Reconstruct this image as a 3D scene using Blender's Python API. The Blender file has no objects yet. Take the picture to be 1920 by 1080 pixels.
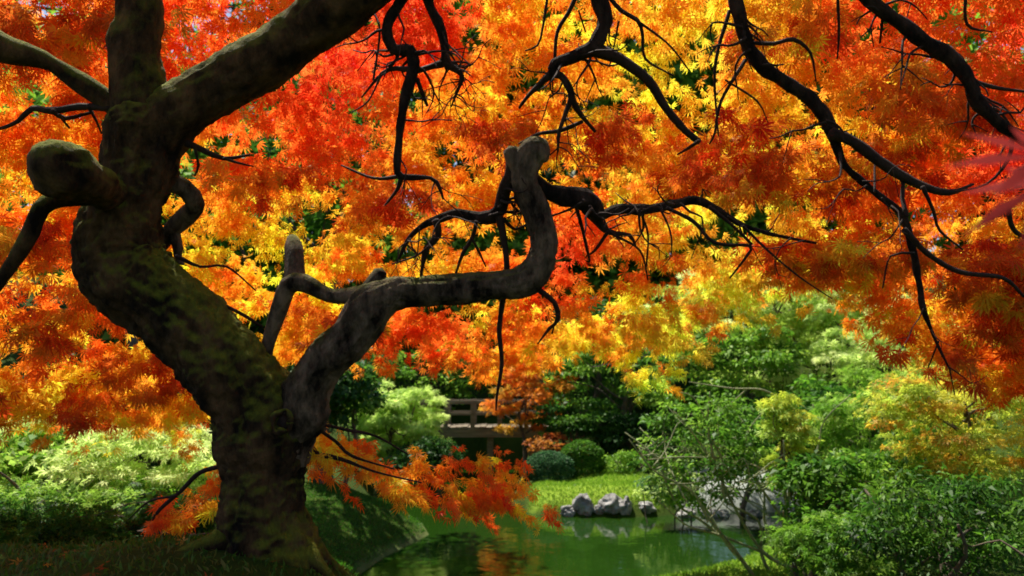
import bpy, math, random
import numpy as np
from mathutils import Vector, noise as mnoise

RAD = math.radians
rng = np.random.default_rng(11)
random.seed(11)
scene = bpy.context.scene
COL = scene.collection

# ------------------------------------------------------------------ camera
CAM_Z, PITCH, FPX = 1.0, RAD(6.0), 1500.0
cd = bpy.data.cameras.new('camera')
cam = bpy.data.objects.new('camera', cd)
COL.objects.link(cam)
cam.location = (0, 0, CAM_Z)
cam.rotation_euler = (RAD(90) + PITCH, 0, 0)
cd.sensor_width = 36.0
cd.lens = FPX / 1920 * 36.0
cd.clip_start, cd.clip_end = 0.05, 600
cd.dof.use_dof = True
cd.dof.focus_distance = 3.4
cd.dof.aperture_fstop = 3.2
scene.camera = cam

# ------------------------------------------------------------------ light
SUN_EL, SUN_AZ = RAD(63), RAD(-30)       # azimuth from +Y, negative to the left
w = bpy.data.worlds.new('World')
scene.world = w
w.use_nodes = True
nt = w.node_tree
bg = nt.nodes['Background']
sky = nt.nodes.new('ShaderNodeTexSky')
sky.sky_type = 'NISHITA'
sky.sun_disc = False
sky.sun_elevation = SUN_EL
sky.sun_rotation = SUN_AZ
nt.links.new(sky.outputs[0], bg.inputs[0])
bg.inputs[1].default_value = 0.07
sl = bpy.data.lights.new('sun', 'SUN')
sl.energy = 5.0
sl.angle = RAD(0.6)
sl.color = (1.0, 0.93, 0.80)
so = bpy.data.objects.new('sun', sl)
COL.objects.link(so)
sdir = Vector((math.sin(SUN_AZ) * math.cos(SUN_EL), math.cos(SUN_AZ) * math.cos(SUN_EL), math.sin(SUN_EL)))
so.rotation_euler = (-sdir).to_track_quat('-Z', 'Y').to_euler()
so.location = (0, 0, 30)
vs = scene.view_settings
vs.view_transform = 'Standard'
vs.look = 'None'
vs.exposure = 1.02
vs.gamma = 1
cy = scene.cycles
cy.max_bounces = 8
cy.diffuse_bounces = 5
cy.transmission_bounces = 6
cy.glossy_bounces = 3
cy.caustics_reflective = False
cy.caustics_refractive = False
cy.filter_width = 1.7

# ------------------------------------------------------------------ helpers
FW = np.array([0, math.cos(PITCH), math.sin(PITCH)])
UP = np.array([0, -math.sin(PITCH), math.cos(PITCH)])
RT = np.array([1.0, 0, 0])
CAMP = np.array([0, 0, CAM_Z])
Z = np.array([0, 0, 1.0])


def P(px, py, d):
    """a point of the photograph at depth d, in metres"""
    return CAMP + d * (FW + RT * (px - 960) / FPX + UP * (540 - py) / FPX)


def unit(a):
    a = np.asarray(a, float)
    return a / np.maximum(np.linalg.norm(a, axis=-1, keepdims=True), 1e-9)


def tag(o, label=None, cat=None, group=None, kind=None):
    for k, v in (('label', label), ('category', cat), ('group', group), ('kind', kind)):
        if v:
            o[k] = v
    return o


ROOT = {}


def thing(name, loc, label, cat, group=None):
    o = bpy.data.objects.new(name, None)
    o.empty_display_size = 0.2
    COL.objects.link(o)
    o.location = loc
    ROOT[o.name] = np.array(loc, float)
    return tag(o, label, cat, group)


def link_mesh(name, me, mat, parent, origin):
    o = bpy.data.objects.new(name, me)
    COL.objects.link(o)
    me.materials.append(mat)
    if parent is not None:
        o.parent = parent
        ROOT[o.name] = origin
    return o


def build(name, verts, faces, mat, parent=None, smooth=True, loc=None):
    v = np.asarray(verts, float)
    org = ROOT[parent.name] if parent is not None else (np.array(loc, float) if loc is not None else np.zeros(3))
    me = bpy.data.meshes.new(name)
    me.from_pydata((v - org).tolist(), [], faces)
    if smooth:
        me.polygons.foreach_set('use_smooth', [True] * len(me.polygons))
    me.update()
    o = link_mesh(name, me, mat, parent, org)
    if parent is None and loc is not None:
        o.location = loc
    return o


# --- leaf templates: (x forward, y side, z normal), quads
def lace_template(n=7, spread=115, wid=0.09, cup=0.28):
    v, f = [], []
    for i in range(n):
        t = i / (n - 1) * 2 - 1
        a = RAD(spread) * t
        L = 1.0 - 0.45 * abs(t) ** 1.5
        d = np.array([math.cos(a), math.sin(a)])
        s = np.array([-d[1], d[0]])
        b = len(v)
        for q, wq in ((0.02, 0.0), (0.5, wid), (1.0, 0.0), (0.5, -wid)):
            p = d * q * L + s * wq
            v.append((p[0], p[1], -cup * (q * L) ** 2))
        f.append((b, b + 3, b + 2, b + 1))
    return np.array(v), np.array(f)


def oval_template(wid=0.28, cup=0.2):
    v = [(0, 0, 0), (0.35, wid, 0.06), (0.75, wid * 0.8, -0.05), (1, 0, -cup), (0.75, -wid * 0.8, -0.05), (0.35, -wid, 0.06), (0.5, 0, -0.04)]
    f = [(0, 6, 2, 1), (6, 3, 2, 2), (0, 5, 4, 6), (6, 4, 3, 3)]
    v = [(0, 0, 0), (0.45, wid, 0.05), (1, 0, -cup), (0.45, -wid, 0.05)]
    return np.array(v), np.array([(0, 3, 2, 1)])


LACE7 = lace_template()
LACE5 = lace_template(5, 95, 0.11, 0.2)
MAPLE = [LACE7, lace_template(7, 85, 0.075, 0.45), lace_template(5, 75, 0.085, 0.15), lace_template(9, 130, 0.06, 0.6)]
OVAL = oval_template()
SLIM = oval_template(0.14, 0.3)
SLIM2 = oval_template(0.2, 0.25)


def leaf_arrays(pos, fwd, nrm, size, tmpl):
    tv, tf = tmpl
    fwd = unit(fwd)
    nrm = nrm - fwd * np.sum(nrm * fwd, 1, keepdims=True)
    nrm = unit(nrm)
    sd = np.cross(nrm, fwd)
    n = len(pos)
    s = np.asarray(size).reshape(n, 1, 1)
    cz = (0.2 + 2.0 * rng.random((n, 1, 1)))
    cs = (0.75 + 0.4 * rng.random((n, 1, 1)))
    V = pos[:, None, :] + s * (fwd[:, None, :] * tv[None, :, 0:1] + cs * sd[:, None, :] * tv[None, :, 1:2] + cz * nrm[:, None, :] * tv[None, :, 2:3])
    F = tf[None] + (np.arange(n) * len(tv))[:, None, None]
    return V.reshape(-1, 3), F.reshape(-1, 4)


def leaf_object(name, L, tmpl, mat, parent=None):
    """L: dict pos fwd nrm size col -> one mesh"""
    tm = tmpl if isinstance(tmpl, list) else [tmpl]
    pick = rng.integers(len(tm), size=len(L['pos']))
    Vs, Fs, Cs, b0 = [], [], [], 0
    for q, t_ in enumerate(tm):
        k = pick == q
        v_, f_ = leaf_arrays(L['pos'][k], L['fwd'][k], L['nrm'][k], np.asarray(L['size'])[k], t_)
        Vs.append(v_)
        Fs.append(f_ + b0)
        Cs.append(np.repeat(np.clip(L['col'][k], 0.002, 0.97), len(t_[0]), axis=0))
        b0 += len(v_)
    V, F = np.concatenate(Vs), np.concatenate(Fs)
    org = ROOT[parent.name] if parent is not None else np.zeros(3)
    V = (V - org).astype(np.float32)
    me = bpy.data.meshes.new(name)
    me.vertices.add(len(V))
    me.vertices.foreach_set('co', V.ravel())
    me.loops.add(F.size)
    me.loops.foreach_set('vertex_index', F.astype(np.int32).ravel())
    me.polygons.add(len(F))
    me.polygons.foreach_set('loop_start', np.arange(0, F.size, 4, dtype=np.int32))
    at = me.attributes.new('col', 'FLOAT_COLOR', 'POINT')
    c = np.ones((len(V), 4), np.float32)
    c[:, :3] = np.concatenate(Cs)
    at.data.foreach_set('color', c.ravel())
    me.update(calc_edges=True)
    return link_mesh(name, me, mat, parent, org)


def cat_leaves(parts):
    return {k: np.concatenate([p[k] for p in parts]) for k in parts[0]}


def clump_leaves(cent, rad, n, size, pal, droop=0.3, up=1.0, jit=0.75, shell=0.5, hue=0.16):
    """leaves through a flattened ball; pal: list of colours, one mixed per clump"""
    d = unit(rng.normal(size=(n, 3)))
    d[:, 2] = np.where(rng.random(n) < 0.72, np.abs(d[:, 2]), d[:, 2])
    r = shell + (1 - shell) * rng.random(n) ** 0.6
    pos = cent + d * np.array(rad) * r[:, None]
    fwd = unit(d * [1, 1, 0.4] - Z * droop + rng.normal(size=(n, 3)) * 0.45)
    nrm = unit(Z * up + d * 0.5 + rng.normal(size=(n, 3)) * jit)
    pal = np.array(pal)
    a, b = pal[rng.integers(len(pal))], pal[rng.integers(len(pal))]
    t = rng.random((n, 1))
    col = (a * (1 - t) + b * t) * (1 + hue * rng.normal(size=(n, 1)))
    return dict(pos=pos, fwd=fwd, nrm=nrm, size=size * (0.6 + 0.8 * rng.random(n)), col=np.abs(col))


# --- tubes
def catmull(pts, step):
    p = np.asarray(pts, float)
    p = np.vstack([2 * p[0] - p[1], p, 2 * p[-1] - p[-2]])
    out = []
    for i in range(1, len(p) - 2):
        a, b, c, d = p[i - 1], p[i], p[i + 1], p[i + 2]
        n = max(2, int(np.linalg.norm((c - b)[:3]) / step))
        for k in range(n):
            t = k / n
            q = 0.5 * (2 * b + (c - a) * t + (2 * a - 5 * b + 4 * c - d) * t * t + (3 * b - a - 3 * c + d) * t ** 3)
            q[3] = b[3] + (c[3] - b[3]) * t
            out.append(q)
    out.append(p[-2])
    return np.array(out)


def tube(pts, sides=8, step=0.05, lump=0.08, freq=6.0, seed=0.0, fine=0.0):
    """pts: (x, y, z, radius)"""
    c = catmull(pts, step)
    p, r = c[:, :3], np.maximum(c[:, 3], 0.0008)
    t = unit(np.gradient(p, axis=0))
    ref = np.array([0.13, 0.9, 0.31])
    u = unit(np.cross(t[0], ref))
    V, F = [], []
    n = len(p)
    arc = np.concatenate([[0], np.cumsum(np.linalg.norm(np.diff(p, axis=0), axis=1))])
    for i in range(n):
        u = unit(u - t[i] * np.dot(u, t[i]))
        v = np.cross(t[i], u)
        for k in range(sides):
            a = 2 * math.pi * k / sides
            d = u * math.cos(a) + v * math.sin(a)
            q = p[i] + d * r[i]
            m = 1 + lump * mnoise.noise(Vector(q * freq + seed)) * 1.6
            if fine:
                w_ = Vector((math.cos(a) * 3.4 + seed, math.sin(a) * 3.4, arc[i] * 4.5 / max(0.35, 9 * r[i])))
                m += fine * (0.55 - 1.8 * abs(mnoise.noise(w_))) + fine * 0.5 * mnoise.noise(Vector(q * 60 + seed)) + fine * 0.7 * mnoise.noise(Vector(q * 22 + seed))
            V.append(p[i] + d * r[i] * m)
    for i in range(n - 1):
        for k in range(sides):
            k2 = (k + 1) % sides
            F.append((i * sides + k, i * sides + k2, (i + 1) * sides + k2, (i + 1) * sides + k))
    for e, ring in ((0, 0), (n - 1, (n - 1) * sides)):
        V.append(p[e] + t[e] * r[e] * (0.5 if e else -0.5))
        ci = len(V) - 1
        for k in range(sides):
            k2 = (k + 1) % sides
            F.append((ring + k, ring + k2, ci) if e else (ring + k2, ring + k, ci))
    return np.array(V), F


class MB:
    def __init__(s):
        s.v, s.f = [], []

    def add(s, v, f):
        b = len(s.v)
        s.v.extend(np.asarray(v).tolist())
        s.f.extend([tuple(i + b for i in q) for q in f])
        return s

    def box(s, c, h, rz=0.0):
        co, si = math.cos(rz), math.sin(rz)
        v = []
        for x in (-1, 1):
            for y in (-1, 1):
                for z in (-1, 1):
                    X, Y = x * h[0], y * h[1]
                    v.append((c[0] + X * co - Y * si, c[1] + X * si + Y * co, c[2] + z * h[2]))
        return s.add(v, [(0, 1, 3, 2), (4, 6, 7, 5), (0, 4, 5, 1), (2, 3, 7, 6), (0, 2, 6, 4), (1, 5, 7, 3)])

    def build(s, name, mat, parent=None, smooth=True, loc=None):
        return build(name, s.v, s.f, mat, parent, smooth, loc)


# ------------------------------------------------------------------ materials
def new_mat(name):
    m = bpy.data.materials.new(name)
    m.use_nodes = True
    n = m.node_tree
    n.nodes.clear()
    out = n.nodes.new('ShaderNodeOutputMaterial')
    return m, n, out


def nd(n, kind, **kw):
    x = n.nodes.new(kind)
    for k, v in kw.items():
        setattr(x, k, v)
    return x


def leaf_mat(name, trans=0.5, gloss=0.03, rough=0.4, tint=(1, 1, 1)):
    m, n, out = new_mat(name)
    at = nd(n, 'ShaderNodeAttribute', attribute_name='col')
    di = nd(n, 'ShaderNodeBsdfDiffuse')
    tr = nd(n, 'ShaderNodeBsdfTranslucent')
    mu = nd(n, 'ShaderNodeMixRGB', blend_type='MULTIPLY')
    mu.inputs[0].default_value = 1
    mu.inputs[2].default_value = (*tint, 1)
    n.links.new(at.outputs['Color'], di.inputs[0])
    n.links.new(at.outputs['Color'], mu.inputs[1])
    n.links.new(mu.outputs[0], tr.inputs[0])
    mx = nd(n, 'ShaderNodeMixShader')
    mx.inputs[0].default_value = trans
    n.links.new(di.outputs[0], mx.inputs[1])
    n.links.new(tr.outputs[0], mx.inputs[2])
    gl = nd(n, 'ShaderNodeBsdfGlossy')
    gl.inputs['Roughness'].default_value = rough
    m2 = nd(n, 'ShaderNodeMixShader')
    m2.inputs[0].default_value = gloss
    n.links.new(mx.outputs[0], m2.inputs[1])
    n.links.new(gl.outputs[0], m2.inputs[2])
    n.links.new(m2.outputs[0], out.inputs[0])
    return m


def ramp(n, fac, stops):
    r = nd(n, 'ShaderNodeValToRGB')
    el = r.color_ramp.elements
    while len(el) < len(stops):
        el.new(0.5)
    for e, (p, c) in zip(el, stops):
        e.position = p
        e.color = (*c, 1)
    n.links.new(fac, r.inputs[0])
    return r


def noise_node(n, scale, detail=5, rough=0.6, vec=None):
    x = nd(n, 'ShaderNodeTexNoise')
    x.inputs['Scale'].default_value = scale
    x.inputs['Detail'].default_value = detail
    x.inputs['Roughness'].default_value = rough
    if vec is not None:
        n.links.new(vec, x.inputs['Vector'])
    return x


def bark_mat(name, dark, light, moss, moss_lo=0.15, moss_hi=0.75, scale=9):
    """bark with moss growing where the wood faces upward"""
    m, n, out = new_mat(name)
    tc = nd(n, 'ShaderNodeTexCoord')
    mp = nd(n, 'ShaderNodeMapping')
    mp.inputs['Scale'].default_value = (1, 1, 0.45)
    n.links.new(tc.outputs['Object'], mp.inputs[0])
    n1 = noise_node(n, scale, 8, 0.65, mp.outputs[0])
    n2 = noise_node(n, scale * 6, 6, 0.7, mp.outputs[0])
    base = ramp(n, n1.outputs[0], [(0.38, dark), (0.5, tuple(0.62 * a + 0.38 * b for a, b in zip(dark, light))), (0.64, light)])
    ge = nd(n, 'ShaderNodeNewGeometry')
    sp = nd(n, 'ShaderNodeSeparateXYZ')
    n.links.new(ge.outputs['Normal'], sp.inputs[0])
    n3 = noise_node(n, scale * 0.8, 9, 0.8, tc.outputs['Object'])
    ad = nd(n, 'ShaderNodeMath', operation='MULTIPLY_ADD')
    n.links.new(n3.outputs[0], ad.inputs[0])
    ad.inputs[1].default_value = 1.8
    ad.inputs[2].default_value = -0.9
    a2 = nd(n, 'ShaderNodeMath', operation='ADD')
    n.links.new(sp.outputs[2], a2.inputs[0])
    n.links.new(ad.outputs[0], a2.inputs[1])
    mr = nd(n, 'ShaderNodeMapRange')
    mr.inputs['From Min'].default_value = moss_lo
    mr.inputs['From Max'].default_value = moss_hi
    n.links.new(a2.outputs[0], mr.inputs[0])
    mc = ramp(n, n2.outputs[0], [(0.3, tuple(0.45 * c for c in moss)), (0.7, moss)])
    mx = nd(n, 'ShaderNodeMixRGB')
    n.links.new(mr.outputs[0], mx.inputs[0])
    n.links.new(base.outputs[0], mx.inputs[1])
    n.links.new(mc.outputs[0], mx.inputs[2])
    pb = nd(n, 'ShaderNodeBsdfPrincipled')
    pb.inputs['Roughness'].default_value = 0.9
    pb.inputs['Specular IOR Level'].default_value = 0.15
    n.links.new(mx.outputs[0], pb.inputs['Base Color'])
    hh = nd(n, 'ShaderNodeMath', operation='MULTIPLY_ADD')
    n.links.new(n2.outputs[0], hh.inputs[0])
    hh.inputs[1].default_value = 0.5
    n.links.new(n1.outputs[0], hh.inputs[2])
    bp = nd(n, 'ShaderNodeBump')
    bp.inputs['Strength'].default_value = 1.0
    bp.inputs['Distance'].default_value = 0.05
    n.links.new(hh.outputs[0], bp.inputs['Height'])
    n.links.new(bp.outputs[0], pb.inputs['Normal'])
    n.links.new(pb.outputs[0], out.inputs[0])
    return m


def rough_mat(name, stops, scale=6, bump=0.5, rough=0.85, dist=0.02, stretch=(1, 1, 1)):
    m, n, out = new_mat(name)
    tc = nd(n, 'ShaderNodeTexCoord')
    mp = nd(n, 'ShaderNodeMapping')
    mp.inputs['Scale'].default_value = stretch
    n.links.new(tc.outputs['Object'], mp.inputs[0])
    n1 = noise_node(n, scale, 8, 0.65, mp.outputs[0])
    c = ramp(n, n1.outputs[0], stops)
    pb = nd(n, 'ShaderNodeBsdfPrincipled')
    pb.inputs['Roughness'].default_value = rough
    pb.inputs['Specular IOR Level'].default_value = 0.25
    n.links.new(c.outputs[0], pb.inputs['Base Color'])
    n2 = noise_node(n, scale * 5, 6, 0.7, mp.outputs[0])
    bp = nd(n, 'ShaderNodeBump')
    bp.inputs['Strength'].default_value = bump
    bp.inputs['Distance'].default_value = dist
    n.links.new(n2.outputs[0], bp.inputs['Height'])
    n.links.new(bp.outputs[0], pb.inputs['Normal'])
    n.links.new(pb.outputs[0], out.inputs[0])
    return m


M_LACE = leaf_mat('maple_leaf', 0.62, 0.012, 0.5)
M_GREEN = leaf_mat('green_leaf', 0.5, 0.015, 0.5)
M_PALE = leaf_mat('pale_leaf', 0.6, 0.012, 0.5)
M_DARK = leaf_mat('dark_leaf', 0.3, 0.015, 0.5)
M_GRASS = leaf_mat('grass_blade', 0.4, 0.02, 0.5)
M_BARK = bark_mat('maple_bark', (0.009, 0.005, 0.0035), (0.135, 0.07, 0.032), (0.18, 0.20, 0.018), -0.05, 0.7)
M_LIMB = bark_mat('limb_bark', (0.012, 0.007, 0.005), (0.27, 0.18, 0.125), (0.16, 0.17, 0.03), 0.3, 1.05, 12)
M_BRANCH = bark_mat('branch_bark', (0.007, 0.004, 0.004), (0.07, 0.04, 0.032), (0.05, 0.05, 0.014), 0.6, 1.3, 16)
M_TWIG = rough_mat('twig_bark', [(0.3, (0.012, 0.006, 0.006)), (0.7, (0.05, 0.026, 0.02))], 20, 0.6)
M_WOODG = rough_mat('grey_bark', [(0.3, (0.05, 0.038, 0.028)), (0.7, (0.15, 0.12, 0.085))], 8, 0.7)
M_STEMG = rough_mat('pale_stem', [(0.3, (0.13, 0.15, 0.07)), (0.7, (0.38, 0.40, 0.22))], 14, 0.5)
M_DECK = rough_mat('weathered_timber', [(0.3, (0.09, 0.075, 0.05)), (0.7, (0.26, 0.21, 0.15))], 5, 0.5, stretch=(0.4, 6, 6))
M_ROCK = rough_mat('grey_rock', [(0.3, (0.08, 0.08, 0.075)), (0.48, (0.30, 0.29, 0.28)), (0.7, (0.60, 0.58, 0.56))], 7, 1.0, dist=0.04)

# ------------------------------------------------------------------ ground and pond
WZ = -1.5
POND = np.array([(-1.75, 8.7), (-1.95, 10.0), (-1.75, 11.2), (-1.3, 12.7), (-1.5, 13.6), (-2.6, 15.0), (-3.2, 19), (-2.6, 22),
                 (-1.0, 22.5), (0.3, 21.5), (0.15, 18), (-0.1, 15.2), (0.55, 14.35), (1.3, 14.25), (2.2, 14.2), (3.4, 14.6), (6, 14.8), (11, 15.5),
                 (11, 13.4), (6, 12.9), (4.3, 12.7), (3.7, 12.0), (3.2, 11.2), (2.7, 10.4), (1.9, 9.85), (1.4, 9.55), (0.9, 9.3), (0.2, 8.7), (-0.8, 8.2)])


def poly_sd(x, y, poly):
    """signed distance, negative inside"""
    x, y = np.asarray(x, float), np.asarray(y, float)
    d = np.full(x.shape, 1e9)
    ins = np.zeros(x.shape, bool)
    n = len(poly)
    for i in range(n):
        a, b = poly[i], poly[(i + 1) % n]
        e = b - a
        t = np.clip(((x - a[0]) * e[0] + (y - a[1]) * e[1]) / np.dot(e, e), 0, 1)
        d = np.minimum(d, np.hypot(x - a[0] - t * e[0], y - a[1] - t * e[1]))
        c = (a[1] > y) != (b[1] > y)
        with np.errstate(divide='ignore', invalid='ignore'):
            xi = (b[0] - a[0]) * (y - a[1]) / (b[1] - a[1] + 1e-12) + a[0]
        ins ^= c & (x < xi)
    return np.where(ins, -d, d)


CTRL = np.array([(0, -1, 0), (-2, -1, 0.1), (2, -1, -0.1), (0, 1, -0.05), (-1.0, 3.2, 0.32), (-1.0, 2.9, 0.30), (-1.3, 3.0, 0.33), (-0.72, 3.2, 0.27), (-2.2, 3.0, 0.28), (-4, 3, 0.28),
                 (-0.5, 3.3, -0.05), (0, 3, -0.35), (1, 3, -0.5), (2.2, 3.5, -0.6), (4, 4, -0.6), (0, 6, -1.05), (1.5, 6, -1.1), (3, 7, -1.05),
                 (5, 8, -0.9), (0.4, 8.4, -1.4), (2.2, 9, -1.25), (3.6, 10.6, -1.25), (-0.6, 5, -0.78), (-0.7, 6.4, -1.08), (-0.9, 7.6, -1.32), (-0.35, 4.2, -0.6), (6, 11, -1.0), (9, 9, -0.5),
                 (-1.5, 5, -0.12), (-1.7, 7, -0.55), (-2.6, 10, -0.85), (-2.4, 12, -0.95), (-4, 6, -0.1), (-4.5, 10, -0.3), (-7, 8, 0.1), (-7, 14, 0),
                 (-4.5, 16, -0.6), (-5, 21, -0.2), (0.9, 16.5, -1.15), (2, 16.5, -1.1), (1.5, 19, -0.7), (4, 17, -1.2), (7, 18, -0.8), (1, 23, -0.3), (-2, 26, 0.4),
                 (6, 24, 0.3), (-9, 24, 1), (12, 20, 0.5), (0, 34, 3.5), (-14, 34, 4), (14, 32, 3.5), (0, 50, 8), (-25, 50, 9), (25, 50, 8), (-30, 20, 3), (30, 20, 3), (0, -20, 0), (20, 0, 0), (-20, 0, 0.5)])


def ground_z(x, y):
    x, y = np.asarray(x, float), np.asarray(y, float)
    num = np.zeros(x.shape)
    den = np.zeros(x.shape)
    for cx, cy_, cz in CTRL:
        r2 = (x - cx) ** 2 + (y - cy_) ** 2
        wgt = 1 / (r2 + 0.12) ** 2
        num += wgt * cz
        den += wgt
    g = num / den
    d = poly_sd(x, y, POND)
    wd = np.where(x < -0.9, 1.5, 0.8)
    s = np.clip(d / wd, 0, 1)
    s = 1 - (1 - s) ** 2
    si = np.clip(-d / 0.8, 0, 1)
    z = np.where(d > 0, WZ + 0.012 + np.maximum(g - WZ, 0.03) * s, WZ + 0.012 - 0.6 * si)
    z = z + 0.03 * np.sin(x * 2.3 + y * 1.1) * np.sin(y * 1.9 - x * 0.7) * np.clip(d, 0, 1)
    return z


def gz(x, y):
    return float(ground_z(np.array([x]), np.array([y]))[0])


gx = np.unique(np.concatenate([np.linspace(-60, -9, 40), np.linspace(-9, 10, 191), np.linspace(10, 60, 40)]))
gy = np.unique(np.concatenate([np.linspace(-30, 0, 14), np.linspace(0, 24, 241), np.linspace(24, 90, 50)]))
X, Y = np.meshgrid(gx, gy)
GZ = ground_z(X, Y)
SD = poly_sd(X, Y, POND)
nx, ny = len(gx), len(gy)
V = np.stack([X.ravel(), Y.ravel(), GZ.ravel()], 1)
ii = np.arange(nx * ny).reshape(ny, nx)
F = np.stack([ii[:-1, :-1], ii[:-1, 1:], ii[1:, 1:], ii[1:, :-1]], -1).reshape(-1, 4).tolist()

m, n, out = new_mat('moss_ground')
tc = nd(n, 'ShaderNodeTexCoord')
n1 = noise_node(n, 2.2, 8, 0.7, tc.outputs['Object'])
n2 = noise_node(n, 28, 8, 0.75, tc.outputs['Object'])
moss = ramp(n, n1.outputs[0], [(0.25, (0.02, 0.03, 0.004)), (0.5, (0.032, 0.06, 0.006)), (0.75, (0.065, 0.08, 0.010))])
lit = ramp(n, n2.outputs[0], [(0.3, (0.12, 0.2, 0.012)), (0.7, (0.28, 0.40, 0.04))])
edge = ramp(n, n2.outputs[0], [(0.3, (0.10, 0.13, 0.04)), (0.7, (0.34, 0.36, 0.17))])
sky_tone = ramp(n, n2.outputs[0], [(0.3, (0.16, 0.18, 0.16)), (0.7, (0.36, 0.38, 0.36))])  # pale ground tone painted for sky reflected in the water
cur = moss.outputs[0]
for nm, src in (('lawn', lit.outputs[0]), ('sky_patch', sky_tone.outputs[0]), ('shore', edge.outputs[0])):
    at = nd(n, 'ShaderNodeAttribute', attribute_name=nm)
    mx = nd(n, 'ShaderNodeMixRGB')
    n.links.new(at.outputs['Fac'], mx.inputs[0])
    n.links.new(cur, mx.inputs[1])
    n.links.new(src, mx.inputs[2])
    cur = mx.outputs[0]
pb = nd(n, 'ShaderNodeBsdfPrincipled')
pb.inputs['Roughness'].default_value = 0.95
pb.inputs['Specular IOR Level'].default_value = 0.1
n.links.new(cur, pb.inputs['Base Color'])
bp = nd(n, 'ShaderNodeBump')
bp.inputs['Strength'].default_value = 0.8
bp.inputs['Distance'].default_value = 0.03
n.links.new(n2.outputs[0], bp.inputs['Height'])
n.links.new(bp.outputs[0], pb.inputs['Normal'])
n.links.new(pb.outputs[0], out.inputs[0])
M_GROUND = m

g = build('ground', V, F, M_GROUND)
tag(g, kind='structure')


def soft(d, a, b):
    t = np.clip((d - a) / (b - a), 0, 1)
    return t * t * (3 - 2 * t)


LAWN = np.array([(0.35, 14.6), (1.0, 14.4), (2.6, 14.5), (2.7, 16), (2.4, 17.4), (1.0, 17.2), (0.5, 16.2)])
LAWN2 = np.array([(0.5, 8.4), (0.95, 9.2), (1.4, 9.6), (1.9, 9.8), (2.6, 10.3), (3.3, 10.8), (3.8, 9.4), (2.0, 8.2)])
SKY_PATCH = np.array([(3.0, 14.6), (5.2, 14.7), (5.4, 17.5), (4.6, 18.5), (3.2, 17.0)])  # pale patch on the bank, a painted sky reflection
for nm, val in (('lawn', np.maximum(soft(-poly_sd(X, Y, LAWN), -0.15, 0.15), 0.75 * soft(-poly_sd(X, Y, LAWN2), -0.2, 0.2))),
                ('sky_patch', soft(-poly_sd(X, Y, SKY_PATCH), -0.15, 0.15)),
                ('shore', soft(SD, -0.1, 0.02) * 0.35 * (1 - soft(SD, 0.03, 0.12)) * (X < -0.6) * (Y < 13.6))):
    at = g.data.attributes.new(nm, 'FLOAT', 'POINT')
    at.data.foreach_set('value', val.ravel().astype(np.float32))

m, n, out = new_mat('pond_water')
tc = nd(n, 'ShaderNodeTexCoord')
n1 = noise_node(n, 3.0, 3, 0.5, tc.outputs['Object'])
pb = nd(n, 'ShaderNodeBsdfPrincipled')
pb.inputs['Base Color'].default_value = (0.010, 0.032, 0.003, 1)
pb.inputs['Roughness'].default_value = 0.06
pb.inputs['IOR'].default_value = 1.33
pb.inputs['Specular IOR Level'].default_value = 0.6
bp = nd(n, 'ShaderNodeBump')
bp.inputs['Strength'].default_value = 0.10
bp.inputs['Distance'].default_value = 0.05
n.links.new(n1.outputs[0], bp.inputs['Height'])
n.links.new(bp.outputs[0], pb.inputs['Normal'])
n.links.new(pb.outputs[0], out.inputs[0])
M_WATER = m
pond = build('pond_water', [(-5, 7.5, WZ), (12, 7.5, WZ), (12, 24, WZ), (-5, 24, WZ)], [(0, 1, 2, 3)], M_WATER)
tag(pond, kind='structure')


# ------------------------------------------------------------------ generic trees and shrubs
def stem_pts(a, b, r0, r1, wob=0.12, k=5):
    a, b = np.array(a, float), np.array(b, float)
    L = np.linalg.norm(b - a)
    out = []
    for i in range(k + 1):
        t = i / k
        p = a + (b - a) * t + rng.normal(size=3) * wob * L * 0.3 * math.sin(math.pi * t)
        out.append((*p, r0 + (r1 - r0) * t))
    return out


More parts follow.
